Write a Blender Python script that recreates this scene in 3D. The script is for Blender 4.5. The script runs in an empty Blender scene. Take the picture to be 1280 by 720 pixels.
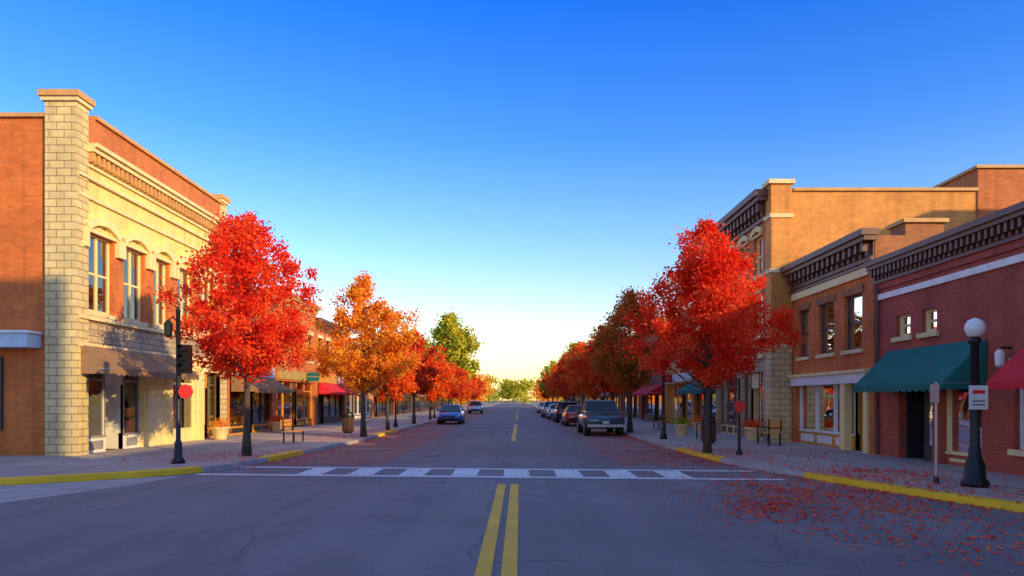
import bpy, bmesh, math, random
import numpy as np
from mathutils import Vector
random.seed(7); rng=np.random.default_rng(7)
S=bpy.context.scene
S.view_settings.view_transform='Standard'; S.view_settings.look='None'; S.view_settings.exposure=0
COL=S.collection
# ------------------------------------------------------------ materials
def newmat(n):
    m=bpy.data.materials.new(n); m.use_nodes=True
    nt=m.node_tree; return m,nt,nt.nodes,nt.links,nt.nodes['Principled BSDF']
def rgb(c): return (c[0],c[1],c[2],1)
def ramp(N,stops):
    r=N.new('ShaderNodeValToRGB'); e=r.color_ramp.elements
    while len(e)<len(stops): e.new(0.5)
    for i,(p,c) in enumerate(stops):
        e[i].position=p; e[i].color=rgb(c) if not isinstance(c,(int,float)) else (c,c,c,1)
    return r
def noise(N,L,vec,scale,detail=3,rough=.55,dist=0):
    n=N.new('ShaderNodeTexNoise'); n.inputs['Scale'].default_value=scale; n.inputs['Detail'].default_value=detail
    n.inputs['Roughness'].default_value=rough; n.inputs['Distortion'].default_value=dist
    L.new(vec,n.inputs['Vector']); return n
def mixc(N,L,a,b,f,mode='MIX'):
    m=N.new('ShaderNodeMix'); m.data_type='RGBA'; m.blend_type=mode
    for s,i in ((f,0),(a,6),(b,7)):
        if isinstance(s,(int,float)): m.inputs[i].default_value=s
        elif isinstance(s,tuple): m.inputs[i].default_value=rgb(s)
        else: L.new(s,m.inputs[i])
    return m.outputs[2]
def mat(n,c,rough=.7,var=.25,scale=2.5,bump=0.0,bscale=30,metal=0):
    m,nt,N,L,P=newmat(n)
    g=N.new('ShaderNodeNewGeometry')
    a=noise(N,L,g.outputs['Position'],scale,5,.65)
    mr=N.new('ShaderNodeMapRange'); mr.inputs[1].default_value=.3; mr.inputs[2].default_value=.7
    mr.inputs[3].default_value=1-var; mr.inputs[4].default_value=1+var*.6; L.new(a.outputs['Fac'],mr.inputs[0])
    co=N.new('ShaderNodeVectorMath'); co.operation='SCALE'; co.inputs[0].default_value=c[:3]; L.new(mr.outputs[0],co.inputs['Scale'])
    L.new(co.outputs[0],P.inputs['Base Color']); P.inputs['Roughness'].default_value=rough; P.inputs['Metallic'].default_value=metal
    if bump:
        bn=noise(N,L,g.outputs['Position'],bscale,2); bp=N.new('ShaderNodeBump'); bp.inputs['Strength'].default_value=bump; bp.inputs['Distance'].default_value=.02
        L.new(bn.outputs['Fac'],bp.inputs['Height']); L.new(bp.outputs[0],P.inputs['Normal'])
    return m
def brick(n,c1,c2,mort,bw=.23,rh=.085,ms=.008,bump=.5,weather=.28,rough=.85,dark=(.4,.32,.27)):
    m,nt,N,L,P=newmat(n)
    g=N.new('ShaderNodeNewGeometry'); sp=N.new('ShaderNodeSeparateXYZ'); L.new(g.outputs['Position'],sp.inputs[0])
    ad=N.new('ShaderNodeMath'); ad.operation='ADD'; L.new(sp.outputs[0],ad.inputs[0]); L.new(sp.outputs[1],ad.inputs[1])
    cb=N.new('ShaderNodeCombineXYZ'); L.new(ad.outputs[0],cb.inputs[0]); L.new(sp.outputs[2],cb.inputs[1])
    bt=N.new('ShaderNodeTexBrick'); L.new(cb.outputs[0],bt.inputs['Vector']); bt.inputs['Scale'].default_value=1
    bt.inputs['Brick Width'].default_value=bw; bt.inputs['Row Height'].default_value=rh; bt.inputs['Mortar Size'].default_value=ms
    bt.inputs['Mortar Smooth'].default_value=.3; bt.inputs['Bias'].default_value=0
    bt.inputs['Color1'].default_value=rgb(c1); bt.inputs['Color2'].default_value=rgb(c2); bt.inputs['Mortar'].default_value=rgb(mort)
    n1=noise(N,L,g.outputs['Position'],.7,5,.68,.6)
    r1=ramp(N,[(.35,1-weather),(.62,1.0)]); L.new(n1.outputs['Fac'],r1.inputs[0])
    c=mixc(N,L,bt.outputs['Color'],r1.outputs[0],1.0,'MULTIPLY')
    mp=N.new('ShaderNodeMapping'); mp.inputs['Scale'].default_value=(2.2,.12,1); L.new(cb.outputs[0],mp.inputs[0])
    n2=noise(N,L,mp.outputs[0],1.2,3); r2=ramp(N,[(.52,0),(.75,.4)]); L.new(n2.outputs['Fac'],r2.inputs[0])
    c=mixc(N,L,c,dark,r2.outputs[0],'MULTIPLY')
    L.new(c,P.inputs['Base Color']); P.inputs['Roughness'].default_value=rough
    n4=noise(N,L,g.outputs['Position'],20,2)
    mm=N.new('ShaderNodeMath'); mm.operation='MULTIPLY_ADD'; L.new(bt.outputs['Fac'],mm.inputs[0]); mm.inputs[1].default_value=-1.2; L.new(n4.outputs['Fac'],mm.inputs[2])
    bp=N.new('ShaderNodeBump'); bp.inputs['Strength'].default_value=bump; bp.inputs['Distance'].default_value=.012
    L.new(mm.outputs[0],bp.inputs['Height']); L.new(bp.outputs[0],P.inputs['Normal'])
    return m
def glassmat(n,tint=(.55,.6,.62),refl=.2):
    m,nt,N,L,P=newmat(n); N.remove(P); out=N['Material Output']
    t=N.new('ShaderNodeBsdfTransparent'); t.inputs[0].default_value=rgb(tint)
    g=N.new('ShaderNodeBsdfGlossy'); g.inputs['Roughness'].default_value=.02; g.inputs[0].default_value=(.95,.97,1,1)
    geo=N.new('ShaderNodeNewGeometry'); nz=noise(N,L,geo.outputs['Position'],1.3,1); bp=N.new('ShaderNodeBump'); bp.inputs['Strength'].default_value=.25; bp.inputs['Distance'].default_value=.03
    L.new(nz.outputs['Fac'],bp.inputs['Height']); L.new(bp.outputs[0],g.inputs['Normal'])
    f=N.new('ShaderNodeFresnel'); f.inputs[0].default_value=1.5
    a=N.new('ShaderNodeMath'); a.operation='MULTIPLY_ADD'; L.new(f.outputs[0],a.inputs[0]); a.inputs[1].default_value=1.2; a.inputs[2].default_value=refl; a.use_clamp=True
    mx=N.new('ShaderNodeMixShader'); L.new(a.outputs[0],mx.inputs[0]); L.new(t.outputs[0],mx.inputs[1]); L.new(g.outputs[0],mx.inputs[2]); L.new(mx.outputs[0],out.inputs[0])
    return m
def leafmat(n,cols,trans=.35):
    m,nt,N,L,P=newmat(n); N.remove(P); out=N['Material Output']
    g=N.new('ShaderNodeNewGeometry')
    st=[(i/(len(cols)-1),c) for i,c in enumerate(cols)]
    nz=noise(N,L,g.outputs['Position'],1.1,2)
    a=N.new('ShaderNodeMath'); a.operation='MULTIPLY_ADD'; L.new(g.outputs['Random Per Island'],a.inputs[0]); a.inputs[1].default_value=.6
    b=N.new('ShaderNodeMath'); b.operation='MULTIPLY_ADD'; L.new(nz.outputs['Fac'],b.inputs[0]); b.inputs[1].default_value=1.6; b.inputs[2].default_value=-.55
    L.new(b.outputs[0],a.inputs[2]); r=ramp(N,st); L.new(a.outputs[0],r.inputs[0])
    d=N.new('ShaderNodeBsdfDiffuse'); L.new(r.outputs[0],d.inputs[0])
    t=N.new('ShaderNodeBsdfTranslucent'); L.new(r.outputs[0],t.inputs[0])
    mx=N.new('ShaderNodeMixShader'); mx.inputs[0].default_value=trans; L.new(d.outputs[0],mx.inputs[1]); L.new(t.outputs[0],mx.inputs[2]); L.new(mx.outputs[0],out.inputs[0])
    return m
M={}
M['brick_orange']=brick('brick_orange',(.82,.20,.03),(.66,.145,.022),(.52,.24,.09))
M['brick_tan']=brick('brick_tan',(.90,.38,.08),(.77,.30,.06),(.64,.33,.12))
M['brick_red']=brick('brick_red',(.56,.09,.05),(.42,.065,.04),(.34,.14,.09))
M['brick_warm']=brick('brick_warm',(.72,.21,.05),(.58,.155,.04),(.46,.21,.10))
M['brick_brown']=brick('brick_brown',(.50,.18,.055),(.38,.13,.045),(.32,.17,.09))
M['brick_cream']=brick('brick_cream',(.93,.76,.26),(.88,.69,.22),(.68,.50,.18),weather=.12)
M['stone']=brick('rough_stone',(.80,.63,.29),(.68,.53,.25),(.38,.28,.14),bw=.45,rh=.23,ms=.016,bump=.9,weather=.25)
M['stone_s']=brick('stone_blocks',(.62,.46,.27),(.50,.37,.22),(.30,.21,.14),bw=.42,rh=.2,ms=.015,bump=.9)
M['stone_p']=mat('limestone',(.82,.64,.32),.8,.2,2,.3)
M['cream']=mat('cream_paint',(.88,.70,.31),.6,.12)
M['white']=mat('white_paint',(.80,.77,.72),.5,.15)
M['browncor']=mat('brown_cornice_paint',(.16,.065,.04),.5,.25)
M['tan_trim']=mat('tan_trim',(.60,.32,.10),.6,.2)
M['wood']=mat('varnished_wood',(.70,.31,.035),.4,.3,6)
M['darkframe']=mat('dark_frame',(.03,.03,.035),.4,.2)
M['greyframe']=mat('grey_frame',(.30,.29,.28),.5,.2)
M['roof']=mat('roof_membrane',(.12,.11,.10),.9,.3)
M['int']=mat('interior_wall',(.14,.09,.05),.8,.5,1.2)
M['curtain']=mat('curtain',(.42,.37,.30),.9,.3,5)
M['disp1']=mat('display_red',(.6,.09,.04),.7,.4,8)
M['disp2']=mat('display_ochre',(.65,.36,.1),.7,.4,8)
M['disp3']=mat('display_pale',(.6,.56,.48),.7,.4,8)
M['glass']=glassmat('window_glass'); M['glass2']=glassmat('shop_glass',(.75,.78,.78),.1)
M['teal']=mat('teal_canvas',(.0,.15,.125),.75,.25,3,.15,60)
M['redc']=mat('red_canvas',(.70,.012,.022),.75,.2,3,.15,60)
M['tanc']=mat('tan_canvas',(.32,.18,.08),.8,.25,3,.15,60)
M['black']=mat('black_iron',(.018,.018,.02),.42,.3,6,metal=.3)
M['steel']=mat('galvanised_steel',(.45,.46,.47),.4,.2,6,metal=.7)
M['bark']=mat('bark',(.09,.06,.04),.9,.45,5,.9,22)
M['globe']=mat('opal_globe',(.85,.83,.78),.25,.05)
M['redp']=mat('red_sign_paint',(.85,.03,.02),.4,.1)
M['bluec']=mat('pale_blue_metal',(.50,.62,.72),.4,.2)
M['rubber']=mat('tyre_rubber',(.02,.02,.02),.8,.2)
M['conc']=mat('kerb_concrete',(.44,.39,.36),.85,.3,2,.3,40)
M['gold']=mat('signboard_gold',(.5,.3,.08),.5,.2)
M['leaf_red']=leafmat('leaf_red',[(.72,.02,.015),(.94,.05,.022),(.97,.095,.035),(.97,.22,.055)],.42)
M['leaf_redor']=leafmat('leaf_red_orange',[(.66,.045,.015),(.93,.09,.025),(.96,.20,.03),(.95,.36,.06)],.4)
M['leaf_orange']=leafmat('leaf_orange',[(.62,.13,.02),(.92,.25,.025),(.96,.40,.04),(.92,.54,.06)],.4)
M['leaf_brown']=leafmat('leaf_brown',[(.16,.12,.02),(.46,.18,.03),(.72,.15,.03),(.78,.30,.04)],.38)
M['leaf_green']=leafmat('leaf_green_gold',[(.18,.24,.03),(.36,.40,.035),(.58,.53,.04),(.76,.57,.06)],.35)
M['leaf_dred']=leafmat('leaf_dark_red',[(.42,.03,.02),(.70,.05,.025),(.90,.09,.03),(.90,.22,.04)],.4)
M['leaf_fallen']=leafmat('leaf_fallen',[(.45,.04,.03),(.85,.05,.035),(.95,.11,.05),(.75,.24,.08)],.1)
def asphalt():
    m,nt,N,L,P=newmat('asphalt'); g=N.new('ShaderNodeNewGeometry'); V=g.outputs['Position']
    a=noise(N,L,V,.22,6,.68,.4); b=noise(N,L,V,55,2,.7)
    r=ramp(N,[(.3,(.225,.185,.195)),(.7,(.345,.285,.285))]); L.new(a.outputs['Fac'],r.inputs[0])
    r2=ramp(N,[(.3,.66),(.7,1.0)]); L.new(b.outputs['Fac'],r2.inputs[0])
    col=mixc(N,L,r.outputs[0],r2.outputs[0],1.0,'MULTIPLY')
    mp=N.new('ShaderNodeMapping'); mp.inputs['Scale'].default_value=(1.0,.03,1); L.new(V,mp.inputs[0]); w=noise(N,L,mp.outputs[0],.9,3)
    r4=ramp(N,[(.35,.80),(.65,1.0)]); L.new(w.outputs['Fac'],r4.inputs[0]); col=mixc(N,L,col,r4.outputs[0],1.0,'MULTIPLY')
    sp=N.new('ShaderNodeSeparateXYZ'); L.new(V,sp.inputs[0]); mr=N.new('ShaderNodeMapRange'); mr.inputs[1].default_value=17; mr.inputs[2].default_value=26; mr.inputs[4].default_value=.6; L.new(sp.outputs[1],mr.inputs[0])
    col=mixc(N,L,col,(1.0,.84,.78),mr.outputs[0],'MULTIPLY')
    dn=noise(N,L,V,.8,3); ds=mixc(N,L,V,dn.outputs['Color'],.35)
    v=N.new('ShaderNodeTexVoronoi'); v.feature='DISTANCE_TO_EDGE'; v.inputs['Scale'].default_value=.33; L.new(ds,v.inputs['Vector'])
    rc=ramp(N,[(.0,1),(.008,0)]); L.new(v.outputs['Distance'],rc.inputs[0])
    msk=ramp(N,[(.47,0),(.60,.75)]); L.new(dn.outputs['Fac'],msk.inputs[0])
    mm=N.new('ShaderNodeMath'); mm.operation='MULTIPLY'; L.new(rc.outputs[0],mm.inputs[0]); L.new(msk.outputs[0],mm.inputs[1])
    col=mixc(N,L,col,(.09,.08,.085),mm.outputs[0])
    L.new(col,P.inputs['Base Color']); P.inputs['Roughness'].default_value=.8
    bp=N.new('ShaderNodeBump'); bp.inputs['Strength'].default_value=.7; bp.inputs['Distance'].default_value=.012
    L.new(b.outputs['Fac'],bp.inputs['Height']); L.new(bp.outputs[0],P.inputs['Normal'])
    return m
M['asphalt']=asphalt()
def paving(n,c1,c2,mort,bw,rh,ms,off=.5,var=.3):
    m,nt,N,L,P=newmat(n); g=N.new('ShaderNodeNewGeometry'); V=g.outputs['Position']
    bt=N.new('ShaderNodeTexBrick'); L.new(V,bt.inputs['Vector']); bt.offset=off; bt.inputs['Scale'].default_value=1
    bt.inputs['Brick Width'].default_value=bw; bt.inputs['Row Height'].default_value=rh; bt.inputs['Mortar Size'].default_value=ms
    bt.inputs['Color1'].default_value=rgb(c1); bt.inputs['Color2'].default_value=rgb(c2); bt.inputs['Mortar'].default_value=rgb(mort)
    a=noise(N,L,V,.5,5,.68); r=ramp(N,[(.3,1-var),(.7,1.0)]); L.new(a.outputs['Fac'],r.inputs[0])
    b=noise(N,L,V,35,2); r2=ramp(N,[(.3,.8),(.7,1.0)]); L.new(b.outputs['Fac'],r2.inputs[0])
    c=mixc(N,L,bt.outputs['Color'],r.outputs[0],1.0,'MULTIPLY'); c=mixc(N,L,c,r2.outputs[0],1.0,'MULTIPLY')
    L.new(c,P.inputs['Base Color']); P.inputs['Roughness'].default_value=.85
    bp=N.new('ShaderNodeBump'); bp.inputs['Strength'].default_value=.4; bp.inputs['Distance'].default_value=.01; L.new(b.outputs['Fac'],bp.inputs['Height']); L.new(bp.outputs[0],P.inputs['Normal'])
    return m
M['walk']=paving('sidewalk_concrete',(.62,.50,.42),(.54,.44,.37),(.25,.20,.17),1.5,1.5,.02,0)
M['paver']=paving('brick_pavers',(.46,.20,.16),(.35,.16,.135),(.24,.17,.15),.24,.12,.012,.5)
def paint(n,c,thr=.38):
    m,nt,N,L,P=newmat(n); g=N.new('ShaderNodeNewGeometry'); V=g.outputs['Position']
    a=noise(N,L,V,14,6,.75); r=ramp(N,[(thr-.04,0),(thr+.06,1)]); L.new(a.outputs['Fac'],r.inputs[0])
    b=noise(N,L,V,1.5,3); r2=ramp(N,[(.3,.78),(.7,1.0)]); L.new(b.outputs['Fac'],r2.inputs[0])
    cc=mixc(N,L,c,r2.outputs[0],1.0,'MULTIPLY'); cc=mixc(N,L,(.24,.21,.22),cc,r.outputs[0]); L.new(cc,P.inputs['Base Color']); P.inputs['Roughness'].default_value=.7
    return m
M['ypaint']=paint('yellow_road_paint',(1.0,.52,.012),.37); M['wpaint']=paint('white_road_paint',(.85,.84,.82),.42)
M['ykerb']=paint('yellow_kerb_paint',(1.0,.60,.02),.32)
M['earth']=mat('earth',(.14,.14,.07),.95,.4,.3)
# ------------------------------------------------------------ group helper
class G:
    def __init__(s,name,loc):
        s.loc=Vector(loc); s.e=bpy.data.objects.new(name,None); s.e.location=loc; s.e.empty_display_size=.5; COL.objects.link(s.e); s.p={}
    def part(s,n,m):
        k=(n,m)
        if k not in s.p: s.p[k]=([],[])
        return s.p[k]
    def poly(s,n,m,pts):
        v,f=s.part(n,m); b=len(v); v.extend(pts); f.append(tuple(range(b,b+len(pts))))
    def mesh(s,n,m,vs,fs):
        v,f=s.part(n,m); b=len(v); v.extend([tuple(q) for q in vs]); f.extend([tuple(i+b for i in q) for q in fs])
    def box(s,n,m,x0,x1,y0,y1,z0,z1):
        x0,x1=min(x0,x1),max(x0,x1); y0,y1=min(y0,y1),max(y0,y1)
        vs=[(x,y,z) for z in (z0,z1) for y in (y0,y1) for x in (x0,x1)]
        s.mesh(n,m,vs,[(0,2,3,1),(4,5,7,6),(0,1,5,4),(2,6,7,3),(0,4,6,2),(1,3,7,5)])
    def tube(s,n,m,path,rad,k=10,cap=True):
        vs,fs=tube(path,rad,k,cap); s.mesh(n,m,vs,fs)
    def lathe(s,n,m,c,prof,k=20):
        s.tube(n,m,[(c[0],c[1],c[2]+h) for r,h in prof],[r for r,h in prof],k)
    def done(s,smooth=(),bevel=0):
        for (n,m),(v,f) in s.p.items():
            me=bpy.data.meshes.new(n); l=s.loc
            me.from_pydata([(a[0]-l[0],a[1]-l[1],a[2]-l[2]) for a in v],[],f); me.materials.append(M[m] if isinstance(m,str) else m)
            o=bpy.data.objects.new(n,me); COL.objects.link(o); o.parent=s.e
            if n in smooth:
                me.polygons.foreach_set('use_smooth',[True]*len(me.polygons))
            if bevel and n not in smooth and len(f)<4000:
                b=o.modifiers.new('bevel','BEVEL'); b.width=bevel; b.segments=2; b.limit_method='ANGLE'
        return s.e
def tube(path,rad,k=8,cap=True):
    path=[Vector(p) for p in path]; vs=[];fs=[]
    for i,p in enumerate(path):
        a=path[max(i-1,0)]; b=path[min(i+1,len(path)-1)]; d=(b-a)
        if d.length<1e-6: d=Vector((0,0,1))
        d.normalize(); ref=Vector((1,0,0)) if abs(d.x)<.9 else Vector((0,1,0))
        u=d.cross(ref).normalized(); w=d.cross(u)
        for j in range(k):
            t=2*math.pi*j/k; vs.append(tuple(p+(u*math.cos(t)+w*math.sin(t))*rad[i]))
    for i in range(len(path)-1):
        for j in range(k): fs.append((i*k+j,i*k+(j+1)%k,(i+1)*k+(j+1)%k,(i+1)*k+j))
    if cap: fs.append(tuple(range(k))[::-1]); fs.append(tuple(range((len(path)-1)*k,len(path)*k)))
    return vs,fs
def sheet(name,m,polys):
    me=bpy.data.meshes.new(name); v=[];f=[]
    for p in polys:
        b=len(v); v+=p; f.append(tuple(range(b,b+len(p))))
    me.from_pydata(v,[],f); me.materials.append(M[m]); o=bpy.data.objects.new(name,me); COL.objects.link(o); return o
# ------------------------------------------------------------ ground
XL,XR=-13.1,11.2
sheet('ground','earth',[[(-1500,-600,0),(1500,-600,0),(1500,2500,0),(-1500,2500,0)]])
sheet('road','asphalt',[[(-70,-60,.004),(30,-60,.004),(30,19,.004),(-70,19,.004)],[(-8,19,.004),(7.2,19,.004),(7.2,420,.004),(-8,420,.004)]])
def krx(y): return float(np.interp(y,[-60,5,9,11.3,13.6,15.8,17.5,20,22.5,26,400],[9.2,8.9,8.6,8.1,7.35,6.8,6.4,6.0,5.85,5.75,5.7]))
def klx(y): return float(np.interp(y,[18.5,19.5,21,30,400],[-7.35,-7.2,-7.0,-6.45,-6.0]))
rk=[(krx(y),y) for y in [-60,5,7,9,10,11.3,12.4,13.6,14.7,15.8,16.6,17.5,18.7,20,21.2,22.5,24,26,40,70,400]]
lk=[(-60,12.2),(-18,12.9),(-14,13.5),(-12,14.1),(-10.65,14.9),(-9.6,15.6),(-8.7,16.3),(-8.0,17.0),(-7.6,17.7),(-7.35,18.5),(-7.2,19.5),(-7.0,21),(-6.45,30),(-6.3,120),(-6.0,400)]
H=.13
def offs(pl,d):
    out=[]
    for i,p in enumerate(pl):
        a=pl[max(i-1,0)]; b=pl[min(i+1,len(pl)-1)]; t=Vector((b[0]-a[0],b[1]-a[1])).normalized(); nrm=Vector((t.y,-t.x))
        out.append((p[0]+nrm.x*d,p[1]+nrm.y*d))
    return out
def kerb(name,m,pl,d0,d1,z0,z1):
    a=offs(pl,d0); b=offs(pl,d1); ps=[]
    for i in range(len(pl)-1):
        ps.append([(a[i][0],a[i][1],z1),(a[i+1][0],a[i+1][1],z1),(b[i+1][0],b[i+1][1],z1),(b[i][0],b[i][1],z1)])
        for q in (a,b): ps.append([(q[i][0],q[i][1],z0),(q[i+1][0],q[i+1][1],z0),(q[i+1][0],q[i+1][1],z1),(q[i][0],q[i][1],z1)])
    for i in (0,len(pl)-1): ps.append([(a[i][0],a[i][1],z0),(b[i][0],b[i][1],z0),(b[i][0],b[i][1],z1),(a[i][0],a[i][1],z1)])
    return sheet(name,m,ps)
kerb('kerb','conc',rk,0,.18,0,H+.004); kerb('kerb','conc',lk,-.18,0,0,H+.004)
def sub(pl,y0,y1):
    ys=[p[1] for p in pl]; f=lambda y: float(np.interp(y,ys,[p[0] for p in pl]))
    n=[(f(y0),y0)]+[p for p in pl if y0<p[1]<y1]+[(f(y1),y1)]; return n
for pl,y0,y1,s in ((rk,9.5,16.3,1),(rk,20.4,25,1),(rk,44,48,1),(lk,13.6,17.6,-1),(lk,20.6,23.4,-1),(lk,34.5,40,-1),(rk,60,64,1)):
    q=sub(pl,y0,y1)
    if s>0: kerb('yellow_kerb','ykerb',q,-.006,.26,.01,H+.010)
    else: kerb('yellow_kerb','ykerb',q,-.42,.006,.01,H+.010)
def fan(a,xfar,z):
    ps=[]
    for i in range(len(a)-1): ps.append([(a[i][0],a[i][1],z),(a[i+1][0],a[i+1][1],z),(xfar,a[i+1][1],z),(xfar,a[i][1],z)])
    return ps
sheet('sidewalk','walk',fan(offs(rk,.178),14,H))
la=[p for p in offs(lk,-.178)]
sheet('sidewalk','walk',fan([p for p in la if p[1]>12.5],-60,H))
sheet('gutter','conc',[[(-8.9,12.2,.008),(-8.0,15.0,.008),(-7.75,16.9,.008),(-8.7,16.25,.008),(-9.6,15.55,.008),(-10.65,14.85,.008),(-12.5,12.4,.008)]])
sheet('paving','paver',[[(-7.15,19.6,.008),(-3.6,19.6,.008),(-3.5,30,.008),(-6.5,30,.008)],[(-6.5,30,.008),(-3.5,30,.008),(-3.2,130,.008),(-6.3,130,.008)],[(3.0,19.6,.008),(6.06,19.6,.008),(5.78,26,.008),(5.74,130,.008),(3.0,130,.008)]])
def cx(y): return -.30+(y-7.3)*.011
def dl(y0,y1,o,w,m,n,z=.013):
    sheet(n,m,[[(cx(y0)+o-w/2,y0,z),(cx(y0)+o+w/2,y0,z),(cx(y1)+o+w/2,y1,z),(cx(y1)+o-w/2,y1,z)]])
dl(-12,15.1,.0,.17,'ypaint','road_marking'); dl(-12,15.1,.27,.17,'ypaint','road_marking')
for a,b in ((31,52),(66,90),(110,140)): dl(a,b,.1,.2,'ypaint','road_marking')
def cw(x,base): return base-(x+7.8)*.085
ps=[]
for base,w in ((18.9,.30),(17.0,.32)):
    ps.append([(-7.6,cw(-7.6,base),.013),(6.1,cw(6.1,base),.013),(6.1,cw(6.1,base)+w,.013),(-7.6,cw(-7.6,base)+w,.013)])
for i in range(8):
    x=-5.2+i*1.25; ps.append([(x,cw(x,17.34),.013),(x+.62,cw(x+.62,17.34),.013),(x+.62,cw(x+.62,18.88),.013),(x,cw(x,18.88),.013)])
sheet('crosswalk','wpaint',ps)
ps=[]
for y in range(26,110,6):
    for x0,x1 in ((-6.4,-4.3),(3.8,5.7)): ps.append([(x0,y,.016),(x1,y,.016),(x1,y+.1,.016),(x0,y+.1,.016)])
sheet('parking_marking','wpaint',ps)
g=G('manhole_cover',(-2.6,23,.0)); g.lathe('cover','black',(-2.6,23,.006),[(.36,0),(.36,.012),(.33,.016)],24); g.done()
# ------------------------------------------------------------ building kit
class Fac:
    def __init__(s,g,sx,X0): s.g=g; s.sx=sx; s.X=X0
    def w(s,d,u,z): return (s.X+s.sx*d,u,z)
    def b(s,n,m,d0,d1,u0,u1,z0,z1): s.g.box(n,m,s.X+s.sx*d0,s.X+s.sx*d1,u0,u1,z0,z1)
    def q(s,n,m,pts): s.g.poly(n,m,[s.w(*p) for p in pts])
    def wall(s,m,y0,y1,z0,z1,ops,dep=.28,d=0,part='walls'):
        us=sorted({y0,y1,*[o[0] for o in ops],*[o[1] for o in ops]}); zs=sorted({z0,z1,*[o[2] for o in ops],*[o[3] for o in ops]})
        us=[u for u in us if y0<=u<=y1]; zs=[z for z in zs if z0<=z<=z1]
        for i in range(len(us)-1):
            for j in range(len(zs)-1):
                a,b,c,e=us[i],us[i+1],zs[j],zs[j+1]; mu,mz=(a+b)/2,(c+e)/2
                if any(o[0]<mu<o[1] and o[2]<mz<o[3] for o in ops): continue
                s.q(part,m,[(d,a,c),(d,b,c),(d,b,e),(d,a,e)])
        for a,b,c,e in ops:
            if e<=z0 or c>=z1: continue
            for P,Q in (((a,c),(b,c)),((b,c),(b,e)),((b,e),(a,e)),((a,e),(a,c))):
                s.q(part,m,[(d,P[0],P[1]),(d,Q[0],Q[1]),(d-dep,Q[0],Q[1]),(d-dep,P[0],P[1])])
    def window(s,u0,u1,z0,z1,fm='white',sill='stone_p',lintel=None,cur=None,mull=False,d=0):
        t=.07
        s.b('window_frames',fm,d-.22,d-.12,u0+.002,u0+t,z0+.002,z1-.002); s.b('window_frames',fm,d-.22,d-.12,u1-t,u1-.002,z0+.002,z1-.002)
        s.b('window_frames',fm,d-.22,d-.12,u0+t,u1-t,z0+.002,z0+t+.02); s.b('window_frames',fm,d-.22,d-.12,u0+t,u1-t,z1-t,z1-.002)
        zm=(z0+z1)/2; s.b('window_frames',fm,d-.20,d-.14,u0+t,u1-t,zm-.035,zm+.035)
        if mull: um=(u0+u1)/2; s.b('window_frames',fm,d-.215,d-.125,um-.04,um+.04,z0+t+.02,z1-t)
        s.q('window_glass','glass',[(d-.17,u0+t,z0+t),(d-.17,u1-t,z0+t),(d-.17,u1-t,z1-t),(d-.17,u0+t,z1-t)])
        if sill: s.b('sills',sill,d-.1,d+.09,u0-.1,u1+.1,z0-.13,z0-.002)
        if lintel: s.b('lintels',lintel,d-.05,d+.05,u0-.14,u1+.14,z1+.002,z1+.24)
        if cur is None: cur=random.random()
        if cur>.35:
            zc=z1-(z1-z0)*(.25+.7*random.random()); s.q('blinds','curtain',[(d-.30,u0,zc),(d-.30,u1,zc),(d-.30,u1,z1),(d-.30,u0,z1)])
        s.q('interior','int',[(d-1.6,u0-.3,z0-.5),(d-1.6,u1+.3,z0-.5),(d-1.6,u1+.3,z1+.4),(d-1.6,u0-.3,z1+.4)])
    def shop(s,u0,u1,z1,fm='darkframe',bulk='browncor',bh=.55,door=None,mod=1.5,d=0,trans=True,disp=True):
        D=d-.2; zt=z1-.55 if trans else z1
        segs=[]
        if door:
            da,db=door; segs=[(u0,da),(db,u1)]
            s.b('door_frame',fm,D-.9,D-.8,da,da+.09,0.13,2.3); s.b('door_frame',fm,D-.9,D-.8,db-.09,db,.13,2.3); s.b('door_frame',fm,D-.9,D-.8,da+.09,db-.09,2.2,2.3); s.b('door_frame',fm,D-.9,D-.8,da+.09,db-.09,.13,.4)
            s.b('door_frame',fm,D-.8,D-.74,db-.2,db-.16,.9,1.3)
            s.q('shop_glass','glass2',[(D-.85,da,.4),(D-.85,db,.4),(D-.85,db,2.2),(D-.85,da,2.2)])
            s.b('bulkhead',bulk,D-.95,D,da-.05,da,.13,z1); s.b('bulkhead',bulk,D-.95,D,db,db+.05,.13,z1)
            s.b('bulkhead',bulk,D-.95,D,da+.001,db-.001,2.32,z1)
        else: segs=[(u0,u1)]
        for a,b in segs:
            if b-a<.15: continue
            s.b('bulkhead',bulk,D-.15,D+.04,a,b,.1,bh); s.b('bulkhead',fm,D-.16,D+.07,a,b,bh,bh+.07)
            n=max(1,round((b-a)/mod)); w=(b-a)/n
            for i in range(n+1):
                x=a+i*w; s.b('mullions',fm,D-.08,D+.03,max(a,x-.04),min(b,x+.04),bh+.07,z1-.002)
                if i<n: s.b('bulkhead',fm,D+.04,D+.055,x+.15,x+w-.15,.22,bh-.1)
            if trans: s.b('mullions',fm,D-.07,D+.02,a,b,zt-.04,zt+.04)
            s.q('shop_glass','glass2',[(D-.03,a,bh),(D-.03,b,bh),(D-.03,b,z1),(D-.03,a,z1)])
            if disp:
                x=a+.2
                while x<b-.4:
                    w2=random.uniform(.25,.7); h=random.uniform(.3,1.3); m=random.choice(['disp1','disp2','disp3','curtain','int'])
                    s.b('window_display',m,D-.9,D-.4,x,min(b-.1,x+w2),bh,bh+h*.6)
                    xm=x+w2*.4; s.g.lathe('window_display',random.choice(['disp1','disp2','disp3']),s.w(D-.65,xm,bh+h*.6),[(.08,0),(.16,.12),(.12,.35),(.05,.5),(.07,.56),(.01,.66)],8)
                    x+=w2+random.uniform(.05,.4)
        s.q('interior','int',[(D-4,u0,.14),(D-4,u1,.14),(D-4,u1,z1),(D-4,u0,z1)]); s.q('interior','int',[(D-4,u0,.14),(D-4,u1,.14),(D-.2,u1,.14),(D-.2,u0,.14)])
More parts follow.
